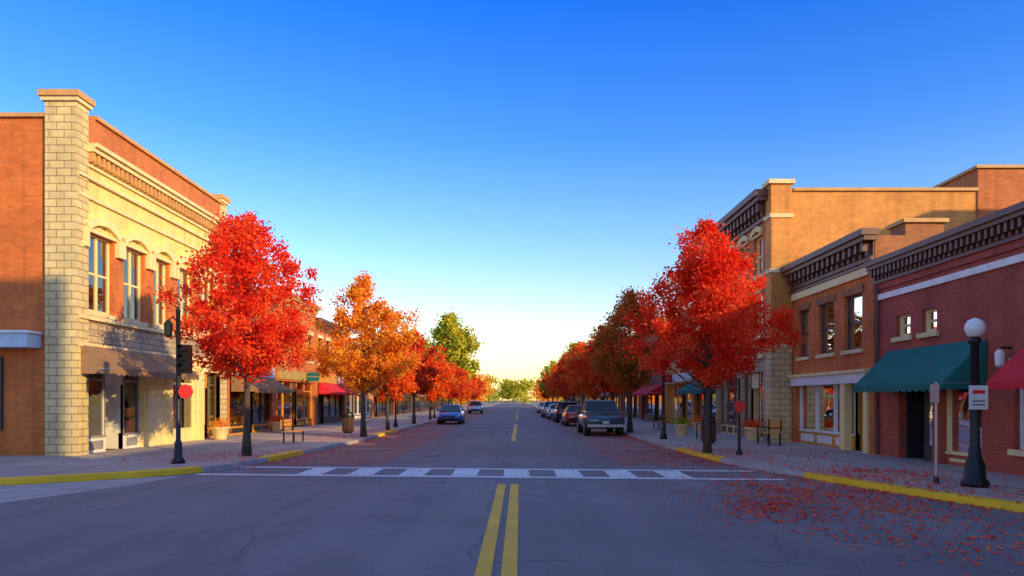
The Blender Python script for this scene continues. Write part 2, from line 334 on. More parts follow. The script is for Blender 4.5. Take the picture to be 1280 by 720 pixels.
    def cornice(s,m,y0,y1,z0,z1,pr=.35,br=.45,bw=.14,d=0,part='cornice'):
        h=z1-z0
        s.b(part,m,d-.02,d+pr,y0-pr*.5,y1+.0,z1-h*.22,z1); s.b(part,m,d-.02,d+pr*.8,y0-pr*.4,y1,z1-h*.38,z1-h*.22-.002)
        s.b(part,m,d-.02,d+pr*.18,y0,y1,z0,z0+h*.14); s.b(part,m,d-.02,d+.03,y0,y1,z0+h*.14+.002,z1-h*.38-.002)
        y=y0+.1
        while y<y1-.1:
            s.b(part,m,d-.01,d+pr*.62,y,y+bw,z0+h*.3,z1-h*.38-.004); s.b(part,m,d-.01,d+pr*.32,y+.01,y+bw-.01,z0+h*.15,z0+h*.3-.002); y+=br
    def awning(s,m,u0,u1,zt,zb,out,d=.03,val=.22):
        A='awning'
        n=max(2,int((u1-u0)/.9))
        for i in range(n):
            a=u0+(u1-u0)*i/n; b=u0+(u1-u0)*(i+1)/n; mid=(a+b)/2; sg=.035
            for p,q in ((a,mid),(mid,b)):
                za=0 if p==a else sg; zb2=sg if p==a else 0
                s.q(A,m,[(d,p,zt),(d,q,zt),(d+out*.5,q,(zt+zb)/2-zb2),(d+out*.5,p,(zt+zb)/2-za)])
                s.q(A,m,[(d+out*.5,p,(zt+zb)/2-za),(d+out*.5,q,(zt+zb)/2-zb2),(d+out,q,zb),(d+out,p,zb)])
        y=u0
        while y<u1-.01:
            e=min(y+.3,u1); k=5
            pts=[(d+out,y,zb),(d+out,e,zb)]+[(d+out+.004,e-(e-y)*j/k,zb-val*(.7+.3*math.sin(math.pi*j/k))) for j in range(k+1)]
            s.q(A,m,pts); y=e
        for u in (u0,u1):
            s.q(A,m,[(d,u,zt),(d+out,u,zb),(d+out,u,zb-val*.7),(d,u,zb-val*.7)])
            s.g.tube('awning_frame','steel',[s.w(d,u,zb),s.w(d+out,u,zb)],[.012,.012],6)
    def downspout(s,u,z,m='browncor'):
        s.g.tube('downspout',m,[s.w(.07,u,.15),s.w(.07,u,z)],[.05,.05],8)
        for k in range(int(z//2)): s.b('downspout_clips',m,-.01,.13,u-.065,u+.065,1+k*2,1.04+k*2)
def shell(g,sx,X0,y0,y1,h,depth,side,back=None,parap=.5,sidemat2=None):
    Xb=X0-sx*depth
    for y in (y0,y1): g.poly('walls',side,[(X0,y,0),(Xb,y,0),(Xb,y,h),(X0,y,h)])
    g.poly('walls',side,[(Xb,y0,0),(Xb,y1,0),(Xb,y1,h),(Xb,y0,h)])
    g.poly('roof','roof',[(X0,y0,h-parap),(Xb,y0,h-parap),(Xb,y1,h-parap),(X0,y1,h-parap)])
def arch(g,F,u0,u1,z,rise,t,d0,d1,m,part='window_hoods',seg=10):
    c=(u0+u1)/2; hw=(u1-u0)/2
    R=(hw*hw+rise*rise)/(2*rise); zc=z+rise-R; a0=math.asin(min(1,hw/R))
    vs=[];fs=[]
    for i in range(seg+1):
        a=-a0+2*a0*i/seg
        for r in (R,R+t):
            for d in (d0,d1): vs.append(F.w(d,c+r*math.sin(a),zc+r*math.cos(a)))
    for i in range(seg):
        o=i*4; p=o+4
        fs+=[(o+1,p+1,p+3,o+3),(o+2,o+3,p+3,p+2),(o,p,p+1,o+1),(o,o+2,p+2,p)]
    fs+=[(0,1,3,2),(seg*4,seg*4+2,seg*4+3,seg*4+1)]
    g.mesh(part,m,vs,fs)
# ------------------------------------------------------------ L1 big corner building
g=G('unseen_shade_building',(-18,27,0)); F=Fac(g,1,XL)
y0,y1=21.4,32.2
wins=[(21.95,23.35),(24.0,25.3),(26.0,27.1),(27.85,29.15),(29.9,31.1)]
ops=[(a,b,4.55,7.0) for a,b in wins]
shops=[(21.6,25.3),(27.3,29.6),(30.1,31.9)]
sops=[(a,b,.1,3.0) for a,b in shops]
F.wall('brick_cream',y0,y1,7.35,9.2,[]); F.wall('brick_orange',y0,y1,4.4,7.35,ops)
F.wall('stone_s',y0,y1,3.5,4.4,[]); F.wall('cream',y0,y1,0,3.5,sops)
F.wall('brick_warm',y0,y1,9.2,10.6,[])
F.b('coping','tan_trim',-.35,.1,y0+.9,y1+.05,10.6,10.72)
F.b('cornice','stone_p',-.02,.34,y0+.5,y1,9.60,9.72); F.b('cornice','stone_p',-.02,.24,y0+.5,y1,9.46,9.598); F.b('cornice','stone_p',-.02,.08,y0+.5,y1,9.0,9.08)
y=y0+.55
while y<y1-.1: F.b('dentils','tan_trim',-.02,.18,y,y+.13,9.16,9.458); y+=.27
F.b('belt_course','stone_p',-.02,.09,y0,y1,8.0,8.1); F.b('belt_course','stone_p',-.02,.12,y0,y1,8.6,8.7)
F.b('belt_course','stone_p',-.02,.12,y0,y1,4.28,4.40); F.b('belt_course','stone_p',-.02,.14,y0,y1,3.42,3.54)
for a,b in wins:
    F.window(a,b,4.55,7.0,'cream','stone_p',None,mull=True)
    arch(g,F,a-.14,b+.14,7.02,.30,.24,-.02,.17,'cream'); F.b('window_hoods','cream',-.02,.22,(a+b)/2-.12,(a+b)/2+.12,7.3,7.74)
    F.b('window_hoods','cream',-.02,.15,a-.32,a-.122,6.5,7.08); F.b('window_hoods','cream',-.02,.15,b+.122,b+.32,6.5,7.08); F.b('window_hoods','cream',-.02,.10,a-.12,b+.12,7.002,7.1)
    F.b('window_hoods','brick_cream',-.02,.03,a-.05,b+.05,7.102,7.3)
F.shop(21.6,25.3,3.0,'greyframe','white',.6,(23.2,24.3),1.4); F.shop(27.3,29.6,3.0,'cream','cream',.6,None,1.1); F.shop(30.1,31.9,3.0,'browncor','wood',.6,(30.1,31.0),.9)
for u in (25.36,26.9,29.66): F.b('pilasters','cream',-.01,.12,u,u+.35,.13,3.3)
def pier(x0,x1,ya,yb,z,m='stone'):
    g.box('corner_pier',m,x0,x1,ya,yb,0,z); g.box('corner_pier','stone_p',x0-.08,x1+.08,ya-.08,yb+.08,z,z+.12); g.box('corner_pier','tan_trim',x0-.14,x1+.14,ya-.14,yb+.14,z+.122,z+.3)
pier(-13.98,XL+.06,21.28,21.9,10.75)
pier(-13.8,XL+.06,31.9,32.5,10.7)
g.poly('walls','brick_orange',[(-13.98,21.4,0),(-31,21.4,0),(-31,21.4,10.3),(-13.98,21.4,10.3)])
g.poly('walls','brick_warm',[(-31,21.4,0),(-31,32.2,0),(-31,32.2,10.3),(-31,21.4,10.3)]); g.poly('walls','brick_warm',[(XL,32.2,0),(-31,32.2,0),(-31,32.2,10.6),(XL,32.2,10.6)])
g.poly('roof','roof',[(XL,21.4,9.9),(-31,21.4,9.9),(-31,32.2,9.9),(XL,32.2,9.9)]); g.box('coping','tan_trim',-31,-13.99,21.3,21.7,10.3,10.42)
F.awning('tanc',21.5,27.2,3.55,2.75,1.1)
g.box('side_canopy','bluec',-19,-14.15,20.75,21.39,3.35,3.75); g.box('side_canopy','white',-19,-14.1,20.7,21.39,3.76,3.84)
g.box('side_window','darkframe',-19,-15.3,21.3,21.39,.9,3.1)
g.done()
g=G('iron_railing',(-16,20.6,0))
for i in range(16): g.tube('balusters','black',[(-17+i*.14,20.6,.13),(-17+i*.14,20.6,.85)],[.012]*2,6)
g.box('rails','black',-17.05,-14.85,20.58,20.62,.85,.9); g.box('rails','black',-17.05,-14.85,20.585,20.615,.22,.25); g.done()
# ------------------------------------------------------------ generic main street building
def gen(side,y0,y1,h,bm,cm='browncor',tr='stone_p',aw=None,sfm='darkframe',X=None,st=2,depth=16,bulk='browncor',det=True):
    sx=1 if side=='L' else -1; X0=X if X is not None else (XL if side=='L' else XR)
    g=G('shop_building' if st<3 else 'unseen_shade_building',(X0-sx*depth/2,(y0+y1)/2,0)); F=Fac(g,sx,X0)
    shell(g,sx,X0,y0,y1,h,depth,bm)
    ops=[]; n=max(2,int((y1-y0)/2.1)); w=(y1-y0)/n
    levels=[] if st==1 else [(4.3,6.0)] if st==2 else [(4.5,6.2),(7.3,9.0)]
    for z0,z1 in levels:
        if z1>h-1: z1=h-1.1
        for i in range(n):
            c=y0+(i+.5)*w; ops.append((c-.5,c+.5,z0,z1))
    shp=[(y0+.4,y1-.4,.1,2.9)]
    F.wall(bm,y0,y1,0,h,ops+shp)
    for a,b,c,e in ops: F.window(a,b,c,e,random.choice(['white','darkframe','greyframe']),tr,tr)
    mid=random.uniform(y0+1.2,y1-2.4)
    F.shop(y0+.4,y1-.4,2.9,sfm,bulk,.55,(mid,mid+1.05),1.6)
    F.b('signboard',random.choice(['cream','browncor','wood','white','gold']),-.01,.08,y0+.3,y1-.3,3.0,3.55)
    F.cornice(cm,y0,y1,h-.75,h,.38,.42)
    F.b('coping',cm,-.3,-.03,y0,y1,h+.002,h+.08)
    if aw: F.awning(aw,y0+.5,y1-.5,3.0,2.35,1.1)
    return g.done()
gen('L',32.6,39.3,7.4,'brick_warm','browncor','stone_p','tanc',bulk='wood')
gen('L',39.35,47.5,8.0,'brick_orange','tan_trim','stone_p',None,'wood')
gen('L',47.55,56,7.3,'brick_orange','browncor','stone_p','redc')
gen('L',56.05,67,6.6,'brick_tan','tan_trim','cream',None,'white')
gen('L',67.05,80,7.6,'brick_red','browncor','cream','teal')
gen('L',80.05,96,6.8,'brick_warm','tan_trim','cream',None)
gen('L',96.05,118,7.4,'brick_brown','browncor','cream','tanc'); gen('L',118.05,150,6.8,'brick_tan','tan_trim','cream')
gen('R',36.9,44,8.6,'brick_warm','tan_trim','cream','teal'); gen('R',44.05,52,7.4,'brick_tan','browncor','stone_p',None,'wood')
gen('R',52.05,62,8.0,'brick_red','tan_trim','cream','redc'); gen('R',62.05,74,7.0,'brick_warm','browncor','cream')
gen('R',74.05,90,7.6,'brick_orange','tan_trim','cream','tanc'); gen('R',90.05,115,7,'brick_brown','browncor','cream'); gen('R',115.05,150,7.3,'brick_tan','browncor','cream')
# ------------------------------------------------------------ R1 tall building
g=G('unseen_shade_building',(16,32,0)); X1=10.45; F=Fac(g,-1,X1); y0,y1=28.6,36.5
us=[(29.7,30.7),(31.4,32.4),(33.1,34.1),(34.8,35.8)]
ops=[(a,b,4.5,6.3) for a,b in us]+[(a,b,7.1,8.7) for a,b in us]
F.wall('brick_warm',y0,y1,3.6,9.2,ops); F.wall('stone_s',y0,y1,0,3.6,[(29.6,32.4,.1,3.0),(33.0,36.1,.1,3.0)]); F.wall('brick_tan',y0,y1,9.2,10.4,[])
for a,b,c,e in ops:
    F.window(a,b,c,e,'cream','stone_p',None)
    arch(g,F,a-.12,b+.12,e+.02,.20,.22,-.02,.13,'stone_p'); F.b('window_hoods','stone_p',-.02,.10,a-.12,b+.12,e+.002,e+.07)
F.b('belt_course','stone_p',-.02,.13,y0+.6,y1,6.85,7.0); F.b('belt_course','stone_p',-.02,.15,y0+.6,y1,3.55,3.75)
F.cornice('browncor',y0+.5,y1,9.2,10.35,.6,.5,.2); F.shop(29.6,32.4,3,'browncor','stone_p',.6,(30.6,31.6),1); F.shop(33,36.1,3,'browncor','stone_p',.6,None,1.0)
g.box('corner_pier','stone',X1-.08,X1+.75,28.45,29.1,0,4.0); g.box('corner_pier','brick_tan',X1-.08,X1+.75,28.45,29.1,4.002,10.45); g.box('corner_pier','stone_p',X1-.2,X1+.85,28.35,29.2,10.452,10.62)
for z in (3.9,6.9,9.1): g.box('corner_pier','stone_p',X1-.14,X1+.80,28.40,29.15,z,z+.16)
g.poly('walls','brick_tan',[(X1+.75,28.6,0),(18.7,28.6,0),(18.7,28.6,10.2),(X1+.75,28.6,10.2)]); g.box('coping','tan_trim',X1+.86,18.7,28.5,28.9,10.2,10.32)
g.box('rear_wing','brick_warm',18.7,30,28.55,36.5,0,11.1); g.box('coping','tan_trim',18.6,30,28.45,36.5,11.1,11.22)
g.poly('roof','roof',[(X1,28.6,9.8),(18.7,28.6,9.8),(18.7,36.5,9.8),(X1,36.5,9.8)]); g.poly('walls','brick_warm',[(X1,36.5,0),(18.7,36.5,0),(18.7,36.5,10.3),(X1,36.5,10.3)])
g.done()
# ------------------------------------------------------------ R2 two-storey orange brick
g=G('unseen_shade_building',(16,25.2,0)); F=Fac(g,-1,XR); y0,y1=22.0,28.4
shell(g,-1,XR,y0,y1,6.9,16,'brick_brown')
us=[(22.75,23.95),(24.75,25.95),(26.8,27.75)]; ops=[(a,b,3.45,5.25) for a,b in us]
F.wall('brick_orange',y0,y1,2.75,6.4,ops); F.wall('brick_warm',y0,y1,0,2.75,[(22.3,28.1,.1,2.55)])
for a,b,c,e in ops: F.window(a,b,c,e,'darkframe','stone_p','brick_brown',cur=.7)
F.cornice('browncor',y0,y1,6.15,7.07,.5,.4,.16); F.b('belt_course','cream',-.02,.1,y0+.2,y1-.1,5.72,5.98); F.b('belt_course','browncor',-.02,.14,y0+.1,y1,5.99,6.08)
F.b('signboard','white',-.01,.14,y0+.25,y1-.1,2.35,2.68); F.b('signboard','cream',-.01,.22,y0+.2,y1-.05,2.682,2.78)
F.shop(22.3,28.1,2.4,'white','wood',.6,(22.75,23.6),1.3,trans=False)
F.b('pilasters','cream',-.15,.1,23.75,24.1,.13,2.34); F.b('pilasters','cream',-.15,.08,22.3,22.55,.13,2.34)
g.box('chimney','brick_brown',12.2,13.4,22.05,22.9,6.4,7.3); g.box('chimney','tan_trim',12.1,13.5,21.95,23.0,7.3,7.42)
g.done()
# ------------------------------------------------------------ R3 dark red
g=G('unseen_shade_building',(18,16,0)); F=Fac(g,-1,XR); y0,y1=10.2,21.96
shell(g,-1,XR,y0,y1,5.7,16,'brick_red')
sm=[(20.0,20.75),(18.75,19.45)]
ops=[(a,b,3.62,4.25) for a,b in sm[:2]]
so=[(16.95,20.6,.1,2.55),(15.3,15.85,.7,2.5),(10.8,14.6,.1,2.6)]
F.wall('brick_red',y0,y1,0,5.7,ops+so)
for a,b,c,e in ops: F.window(a,b,c,e,'cream','stone_p',None,cur=.1)
F.shop(18.9,20.6,2.55,'darkframe','darkframe',.5,(19.6,20.5),1.7,trans=False); F.shop(16.95,18.6,2.55,'cream','brick_red',.4,None,1.65,trans=False); F.b('pilasters','brick_red',-.25,0.03,18.6,18.9,.1,2.55)
F.window(15.3,15.85,.7,2.5,'white','stone_p','stone_p'); F.shop(10.8,14.6,2.6,'darkframe','brick_red',.5,(12,13),1.3,trans=False)
F.cornice('browncor',y0,y1,5.35,6.03,.34,.22,.10); F.b('belt_course','white',-.02,.07,y0,y1-.15,4.83,5.0); F.b('belt_course','brick_red',-.02,.06,y0,y1,5.15,5.25)
F.awning('teal',16.75,21.1,3.25,2.2,1.05,val=.2); F.awning('redc',10.6,15.15,3.2,2.2,1.05,val=.2)
g.box('wall_lantern','black',XR-.22,XR,15.95,15.99,2.95,3.0); g.lathe('wall_lantern','globe',(XR-.25,15.97,2.55),[(.06,0),(.09,.05),(.10,.3),(.05,.38)],12)
F.downspout(21.7,5.3)
g.done()
# unseen buildings out of frame, added and sized to shade street and walls
def shade_block(x0,x1,y0,y1,h,m,cm='browncor'):
    g=G('unseen_shade_building',((x0+x1)/2,(y0+y1)/2,0)); F=Fac(g,-1,x0)
    shell(g,-1,x0,y0,y1,h,x1-x0,m); ops=[]
    n=int((y1-y0)/2.4); w=(y1-y0)/n
    z=4.4
    while z+1.7<h-1:
        for i in range(n): ops.append((y0+(i+.5)*w-.5,y0+(i+.5)*w+.5,z,z+1.7))
        z+=3.3
    F.wall(m,y0,y1,0,h,ops+[(y0+.5,y1-.5,.1,2.9)])
    for a,b,c,e in ops: F.window(a,b,c,e,'white','stone_p','stone_p')
    F.shop(y0+.5,y1-.5,2.9,'darkframe','browncor',.55,None,1.8,disp=False); F.cornice(cm,y0,y1,h-.8,h,.45,.5)
    g.done()
shade_block(XR,28,.05,10.15,8.4,'brick_brown'); shade_block(XR,13.4,-24,0,15.3,'brick_warm'); shade_block(13.45,28,-24,0,8.4,'brick_warm'); shade_block(XR,28,-60,-24.1,10,'brick_tan')  # thin tall slab is shaped to shade the left corner building's side wall
shade_block(28.2,40,13,20,13.4,'brick_tan')  # unseen, added to throw the slanting shadow on the tall tan side wall
# ------------------------------------------------------------ trees
def leafmesh(name,cen,L,W,m,droop=.3):
    n=len(cen); a=rng.normal(size=(n,3)); a[:,2]-=droop; a/=np.linalg.norm(a,axis=1)[:,None]
    b=rng.normal(size=(n,3)); b-=a*(a*b).sum(1)[:,None]; b/=np.linalg.norm(b,axis=1)[:,None]
    nn=np.cross(a,b); s=rng.uniform(.65,1.25,n)[:,None]
    v=np.empty((n,4,3)); v[:,0]=cen-a*L*s*.5; v[:,2]=cen+a*L*s*.5; v[:,1]=cen+b*W*s*.5+nn*W*.12; v[:,3]=cen-b*W*s*.5+nn*W*.12
    me=bpy.data.meshes.new(name); me.vertices.add(4*n); me.vertices.foreach_set('co',v.ravel().astype(np.float32))
    me.loops.add(4*n); me.loops.foreach_set('vertex_index',np.arange(4*n,dtype=np.int32)); me.polygons.add(n)
    me.polygons.foreach_set('loop_start',np.arange(0,4*n,4,dtype=np.int32)); me.polygons.foreach_set('loop_total',np.full(n,4,dtype=np.int32))
    me.update(calc_edges=True); me.materials.append(M[m]); return me
def crown(H,cb,W,nc,per,peak=.36,cr=.34,pw=.85):
    ch=H-cb; C=[]; ph=rng.uniform(0,6.28,4)
    k=math.log(.5)/math.log(peak)
    while len(C)<nc:
        t=rng.uniform(.0,1); a=rng.uniform(0,2*math.pi); r=math.sin(math.pi*t**k)**pw*W/2
        r*=1+.12*math.sin(2*a+ph[0]+3*t)+.13*math.sin(5*a+ph[1]+9*t)+.10*math.sin(15*t+ph[2]+a)
        if rng.uniform()>(r/(W/2))+.12: continue
        rr=r*rng.uniform(0,1)**.42 - cr*.5*(W/4.0)
        if rng.uniform()<.06: rr+=cr*.9
        C.append((max(rr,0)*math.cos(a),max(rr,0)*math.sin(a),cb+ch*t))
    C=np.array(C); P=[]
    for c in C:
        s=cr*rng.uniform(.55,1.15); n=int(per*rng.uniform(.5,1.4)); d=rng.normal(size=(n,3))*s*.46
        out=c[:2]/(np.linalg.norm(c[:2])+.3); q=rng.uniform(-.5,1.0,n)*s*.75; d[:,0]+=out[0]*q*.6; d[:,1]+=out[1]*q*.6; d[:,2]=d[:,2]*.85+q*.6
        P.append(c+d)
    return C,np.concatenate(P)
def treemesh(H,cb,W,nc,per,L,m,peak=.36,cr=.34,tr=.11,limbs=16,pw=.85):
    C,P=crown(H,cb,W,nc,per,peak,cr,pw); lm=leafmesh('foliage',P,L,L*.7,m)
    vs=[];fs=[]
    def add(path,rad,k):
        v,f=tube(path,rad,k); b=len(vs); vs.extend(v); fs.extend([tuple(i+b for i in q) for q in f])
    top=cb+(H-cb)*.82; path=[];rad=[]
    ox,oy=random.uniform(-.12,.12),random.uniform(-.12,.12)
    for i in range(9):
        t=i/8; path.append((ox*math.sin(t*3)*t+random.uniform(-.02,.02),oy*math.sin(t*2.5)*t,top*t-.02)); rad.append(tr*(1.45 if i==0 else 1)*(1-t)**.8+.012)
    add(path,rad,10)
    pa=np.array(path)
    idx=rng.permutation(len(C))[:limbs*3]
    for q,i in enumerate(idx):
        c=C[i]; z0=max(cb*.82,min(top*.95,c[2]-.45*np.hypot(c[0],c[1])-.3)); x0=np.interp(z0,pa[:,2],pa[:,0]); yy=np.interp(z0,pa[:,2],pa[:,1])
        r0=tr*(.42 if q<limbs else .2)*(1-.6*z0/H)
        m1=(x0+(c[0]-x0)*.45+random.uniform(-.1,.1),yy+(c[1]-yy)*.45+random.uniform(-.1,.1),z0+(c[2]-z0)*.35)
        add([(x0,yy,z0),m1,tuple(c)],[r0,r0*.65,.006],6)
    tm=bpy.data.meshes.new('trunk'); tm.from_pydata(vs,[],fs); tm.materials.append(M['bark']); tm.polygons.foreach_set('use_smooth',[True]*len(fs))
    return tm,lm
def tree(ms,x,y,rot=0,sc=1,name='maple_tree',z=H,sz=None):
    e=bpy.data.objects.new(name,None); e.location=(x,y,z); e.rotation_euler=(0,0,rot); e.scale=(sc,sc,sz or sc); COL.objects.link(e)
    for n,me in (('trunk',ms[0]),('foliage',ms[1])):
        o=bpy.data.objects.new(n,me); o.parent=e; COL.objects.link(o)
    return e
t1=treemesh(7.2,2.35,4.1,200,165,.105,'leaf_red',.36,.38,.10,pw=.8)
tree(t1,-7.95,21.3)
t2=treemesh(7.1,2.25,4.75,230,165,.11,'leaf_red',.30,.39,.10,pw=.85)
tree(t2,6.15,22.4,1)
t3=treemesh(7.1,2.1,4.9,170,140,.13,'leaf_orange',.40,.42,.11)
tree(t3,-6.75,32.3)
t4=treemesh(7.1,2.2,4.1,155,130,.14,'leaf_brown',.42,.45,.11)
tree(t4,6.05,36.5,2)
t5=treemesh(6.0,1.9,4.0,100,100,.19,'leaf_redor',.42,.42,.10)
t6=treemesh(7.0,2.0,4.6,100,100,.2,'leaf_dred',.42,.45,.11)
t7=treemesh(7.0,2.0,4.4,100,100,.2,'leaf_redor',.42,.45,.11)
t8=treemesh(7.0,2.0,4.8,100,100,.2,'leaf_green',.45,.5,.11)
tree(t5,-6.9,39.5,0.4,.85)
tree(t6,-6.9,50,1,.95); tree(t7,-6.9,60,2,.85); tree(t5,-6.9,70,3,.95); tree(t6,-6.9,82,.5,.85); tree(t7,-6.9,96,.9,.85); tree(t5,-6.9,112,1.9,.95); tree(t6,-6.9,130,2.9,.9)
tree(t6,6.5,46,2.1,.95); tree(t7,6.4,55,.7,.95); tree(t5,6.4,64,1.7,1.15); tree(t6,6.4,74,.2,1); tree(t7,6.4,86,2.4,.95); tree(t5,6.4,100,1,1.1); tree(t8,6.4,112,1,1.1); tree(t6,6.4,126,4,.9)
tb=treemesh(14.5,2.5,13.5,170,150,.46,'leaf_green',.5,1.35,.3,pw=.6)
tree(tb,-9.8,112,.3,1.0,'oak_tree',0); tree(tb,-18,124,1.7,.9,'oak_tree',0); tree(tb,14,160,2.7,.95,'oak_tree',0); tree(tb,-20,165,3.7,.8,'oak_tree',0)
P=[]
for i in range(60):
    x=-75+i*2.6+rng.uniform(-2,2); y=235+rng.uniform(-25,40); h=rng.uniform(8,13)
    if abs(x)<9: y=300+rng.uniform(0,40)
    for k in range(9):
        c=np.array([x+rng.normal()*2.2,y+rng.normal()*2,h*rng.uniform(.2,.9)]); P.append(c+rng.normal(size=(60,3))*np.array([1.3,1.3,.9]))
P=np.concatenate(P); P=P[P[:,2]>.3]; o=bpy.data.objects.new('distant_trees',leafmesh('distant_trees',P,1.0,.8,'leaf_green')); COL.objects.link(o)
P=[]
for sx in (-1,1):
    for i in range(8):
        x=sx*(8.5+rng.uniform(0,3)); y=155+i*12; h=rng.uniform(6,9)
        for k in range(10):
            c=np.array([x+rng.normal()*1.5,y+rng.normal()*1.5,h*rng.uniform(.3,.9)]); P.append(c+rng.normal(size=(50,3))*.8)
P=np.concatenate(P); o=bpy.data.objects.new('distant_trees',leafmesh('distant_trees',P,.65,.5,'leaf_orange')); COL.objects.link(o)
def scatter():
    pts=[]
    def zr(x,y): return .016 if klx(y)<x<krx(y) or (y<13 and x<krx(y)) or (y<18 and -7.6<x<krx(y)) else H+.016
    def put(x,y):
        if y>19 and not(-12.9<x<11): return
        pts.append((x,y,zr(x,y)))
    for cxx,cy,s,n in ((-7.95,21.3,1.6,600),(6.15,22.4,2.2,1500),(-6.75,32.3,1.8,500),(6.05,36.5,1.8,400),(-7,39.5,2,300)):
        for _ in range(n): put(cxx+rng.normal()*s,cy+rng.normal()*s)
    cl=[(rng.uniform(4,9),rng.uniform(8,17),rng.uniform(.3,1.0)) for _ in range(26)]
    for _ in range(3600):
        a=cl[rng.integers(26)]; x=a[0]+rng.normal()*a[2]; y=a[1]+rng.normal()*a[2]*1.2
        if y>5.5: put(x,y)
    for _ in range(3800):
        x=rng.uniform(2.5,9.5); y=rng.uniform(6,17)
        if rng.uniform()<((x-2.5)/6)**1.8: put(x,y)
    for _ in range(1500):
        y=rng.uniform(8,60); put(krx(y)-abs(rng.normal())*.35,y)
    for _ in range(600): y=rng.uniform(18.5,60); put(klx(y)+abs(rng.normal())*.3,y)
    for _ in range(220): put(rng.uniform(-7,7),rng.uniform(9,40))
    return np.array(pts)
P=scatter(); n=len(P); th=rng.uniform(0,6.28,n); s=rng.uniform(.02,.045,n)
v=np.empty((n,4,3))
for k in range(4):
    r=s*(1 if k%2==0 else .7); v[:,k,0]=P[:,0]+np.cos(th+k*math.pi/2)*r; v[:,k,1]=P[:,1]+np.sin(th+k*math.pi/2)*r; v[:,k,2]=P[:,2]+rng.uniform(-.003,.028,n)
me=bpy.data.meshes.new('fallen_leaves'); me.from_pydata(v.reshape(-1,3).tolist(),[],[(4*i,4*i+1,4*i+2,4*i+3) for i in range(n)]); me.materials.append(M['leaf_fallen'])
COL.objects.link(bpy.data.objects.new('fallen_leaves',me))
# ------------------------------------------------------------ street furniture
x,y=-8.8,18.75
g=G('traffic_signal',(x,y,H))
g.lathe('post','black',(x,y,H),[(.17,0),(.17,.08),(.11,.16),(.09,.55),(.06,.62),(.055,4.0),(.07,4.02),(.03,4.12)],16)
g.box('signal_head','black',x+.06,x+.32,y-.16,y+.12,2.5,3.25)
for i in range(3):
    zc=2.63+i*.245; g.tube('lens','darkframe',[(x+.19,y-.165,zc),(x+.19,y-.20,zc)],[.085,.08],16); g.tube('visor','black',[(x+.19,y-.16,zc+.02),(x+.19,y-.33,zc+.02)],[.105,.10],16,False)
g.tube('stop_disc','redp',[(x+.25,y-.12,2.02),(x+.25,y-.15,2.02)],[.19,.19],8); g.tube('stop_disc_back','steel',[(x+.25,y-.117,2.02),(x+.25,y-.10,2.02)],[.2,.2],8)
g.box('bracket','black',x,x+.25,y-.1,y-.07,2.0,2.04); g.box('bracket','black',x,x+.1,y-.03,y+.0,2.8,2.84)
g.tube('lantern','black',[(x-.03,y,3.9),(x-.16,y,3.98),(x-.26,y,3.92)],[.025,.02,.02],8); g.lathe('lantern','black',(x-.26,y,3.45),[(.04,0),(.10,.06),(.12,.36),(.04,.46)],8)
g.done(('post',))
x,y=8.95,13.75
g=G('street_lamp',(x,y,H))
g.lathe('post','black',(x,y,H),[(.24,0),(.24,.10),(.19,.16),(.17,.45),(.12,.55),(.10,.75),(.085,.8),(.075,2.75),(.11,2.78),(.11,2.84),(.07,2.9)],20)
g.lathe('globe','globe',(x,y,H+2.88),[(.07,0),(.14,.05),(.175,.14),(.18,.19),(.165,.26),(.12,.33),(.04,.37),(.01,.38)],20)
g.box('sign_plate','white',x-.19,x+.17,y-.13,y-.115,1.62,2.08); g.box('sign_mark','redp',x-.13,x+.11,y-.136,y-.131,1.92,1.99); g.box('sign_mark','black',x-.13,x+.11,y-.136,y-.131,1.70,1.72);g.box('sign_mark','black',x-.13,x+.11,y-.136,y-.131,1.77,1.79)
for z in (1.7,1.98): g.box('clamp','steel',x-.09,x+.09,y-.115,y-.07,z,z+.03)
g.done(('post','globe'))
x,y=8.5,14.25
g=G('traffic_sign',(x,y,H)); g.tube('post','steel',[(x,y,H),(x,y,2.15)],[.026,.026],8); g.box('sign_plate','steel',x-.034,x-.027,y-.15,y+.15,1.75,2.12); g.lathe('base','black',(x,y,H),[(.06,0),(.05,.12),(.03,.14)],10); g.done()
x,y=6.9,21.6
g=G('traffic_sign',(x,y,H))
g.lathe('post','black',(x,y,H),[(.10,0),(.09,.12),(.045,.2),(.04,2.3),(.01,2.36)],10); g.tube('stop_disc','redp',[(x,y-.05,1.6),(x,y-.07,1.6)],[.19,.19],8); g.done()
def lamp(x,y):
    g=G('street_lamp',(x,y,H)); g.lathe('post','black',(x,y,H),[(.16,0),(.15,.1),(.10,.3),(.055,.5),(.05,3.3),(.08,3.33),(.05,3.4)],12); g.lathe('globe','globe',(x,y,H+3.38),[(.06,0),(.16,.1),(.18,.2),(.14,.32),(.03,.4)],14); g.done(('post','globe'))
for x,y in ((-7.2,44),(-7.1,65),(6.5,30.5),(6.5,50),(6.5,69)): lamp(x,y)
def bench(x,y,sx):
    g=G('park_bench',(x,y,H))
    for i in range(4): g.box('seat','wood',x-.22+i*.115,x-.13+i*.115,y-.75,y+.75,H+.43,H+.46)
    for i in range(3): g.box('backrest','wood',x+sx*.25,x+sx*.28,y-.75,y+.75,H+.55+i*.13,H+.65+i*.13)
    for yy in (y-.6,y+.6):
        g.box('leg_1','black',x-.22,x-.17,yy-.03,yy+.03,H,H+.43); g.box('leg_2','black',x+.17,x+.22,yy-.03,yy+.03,H,H+.43); g.box('arm','black',x-.24,x+.24,yy-.025,yy+.025,H+.62,H+.66); g.box('arm','black',x+sx*.23-.02,x+sx*.23+.02,yy-.02,yy+.02,H+.4,H+.95)
        g.box('arm','black',x-.22,x-.18,yy-.02,yy+.02,H+.43,H+.62)
    g.done()
bench(9.6,26.6,1); bench(8.2,30.2,1); bench(-8.6,28,-1); bench(8.3,40,1)
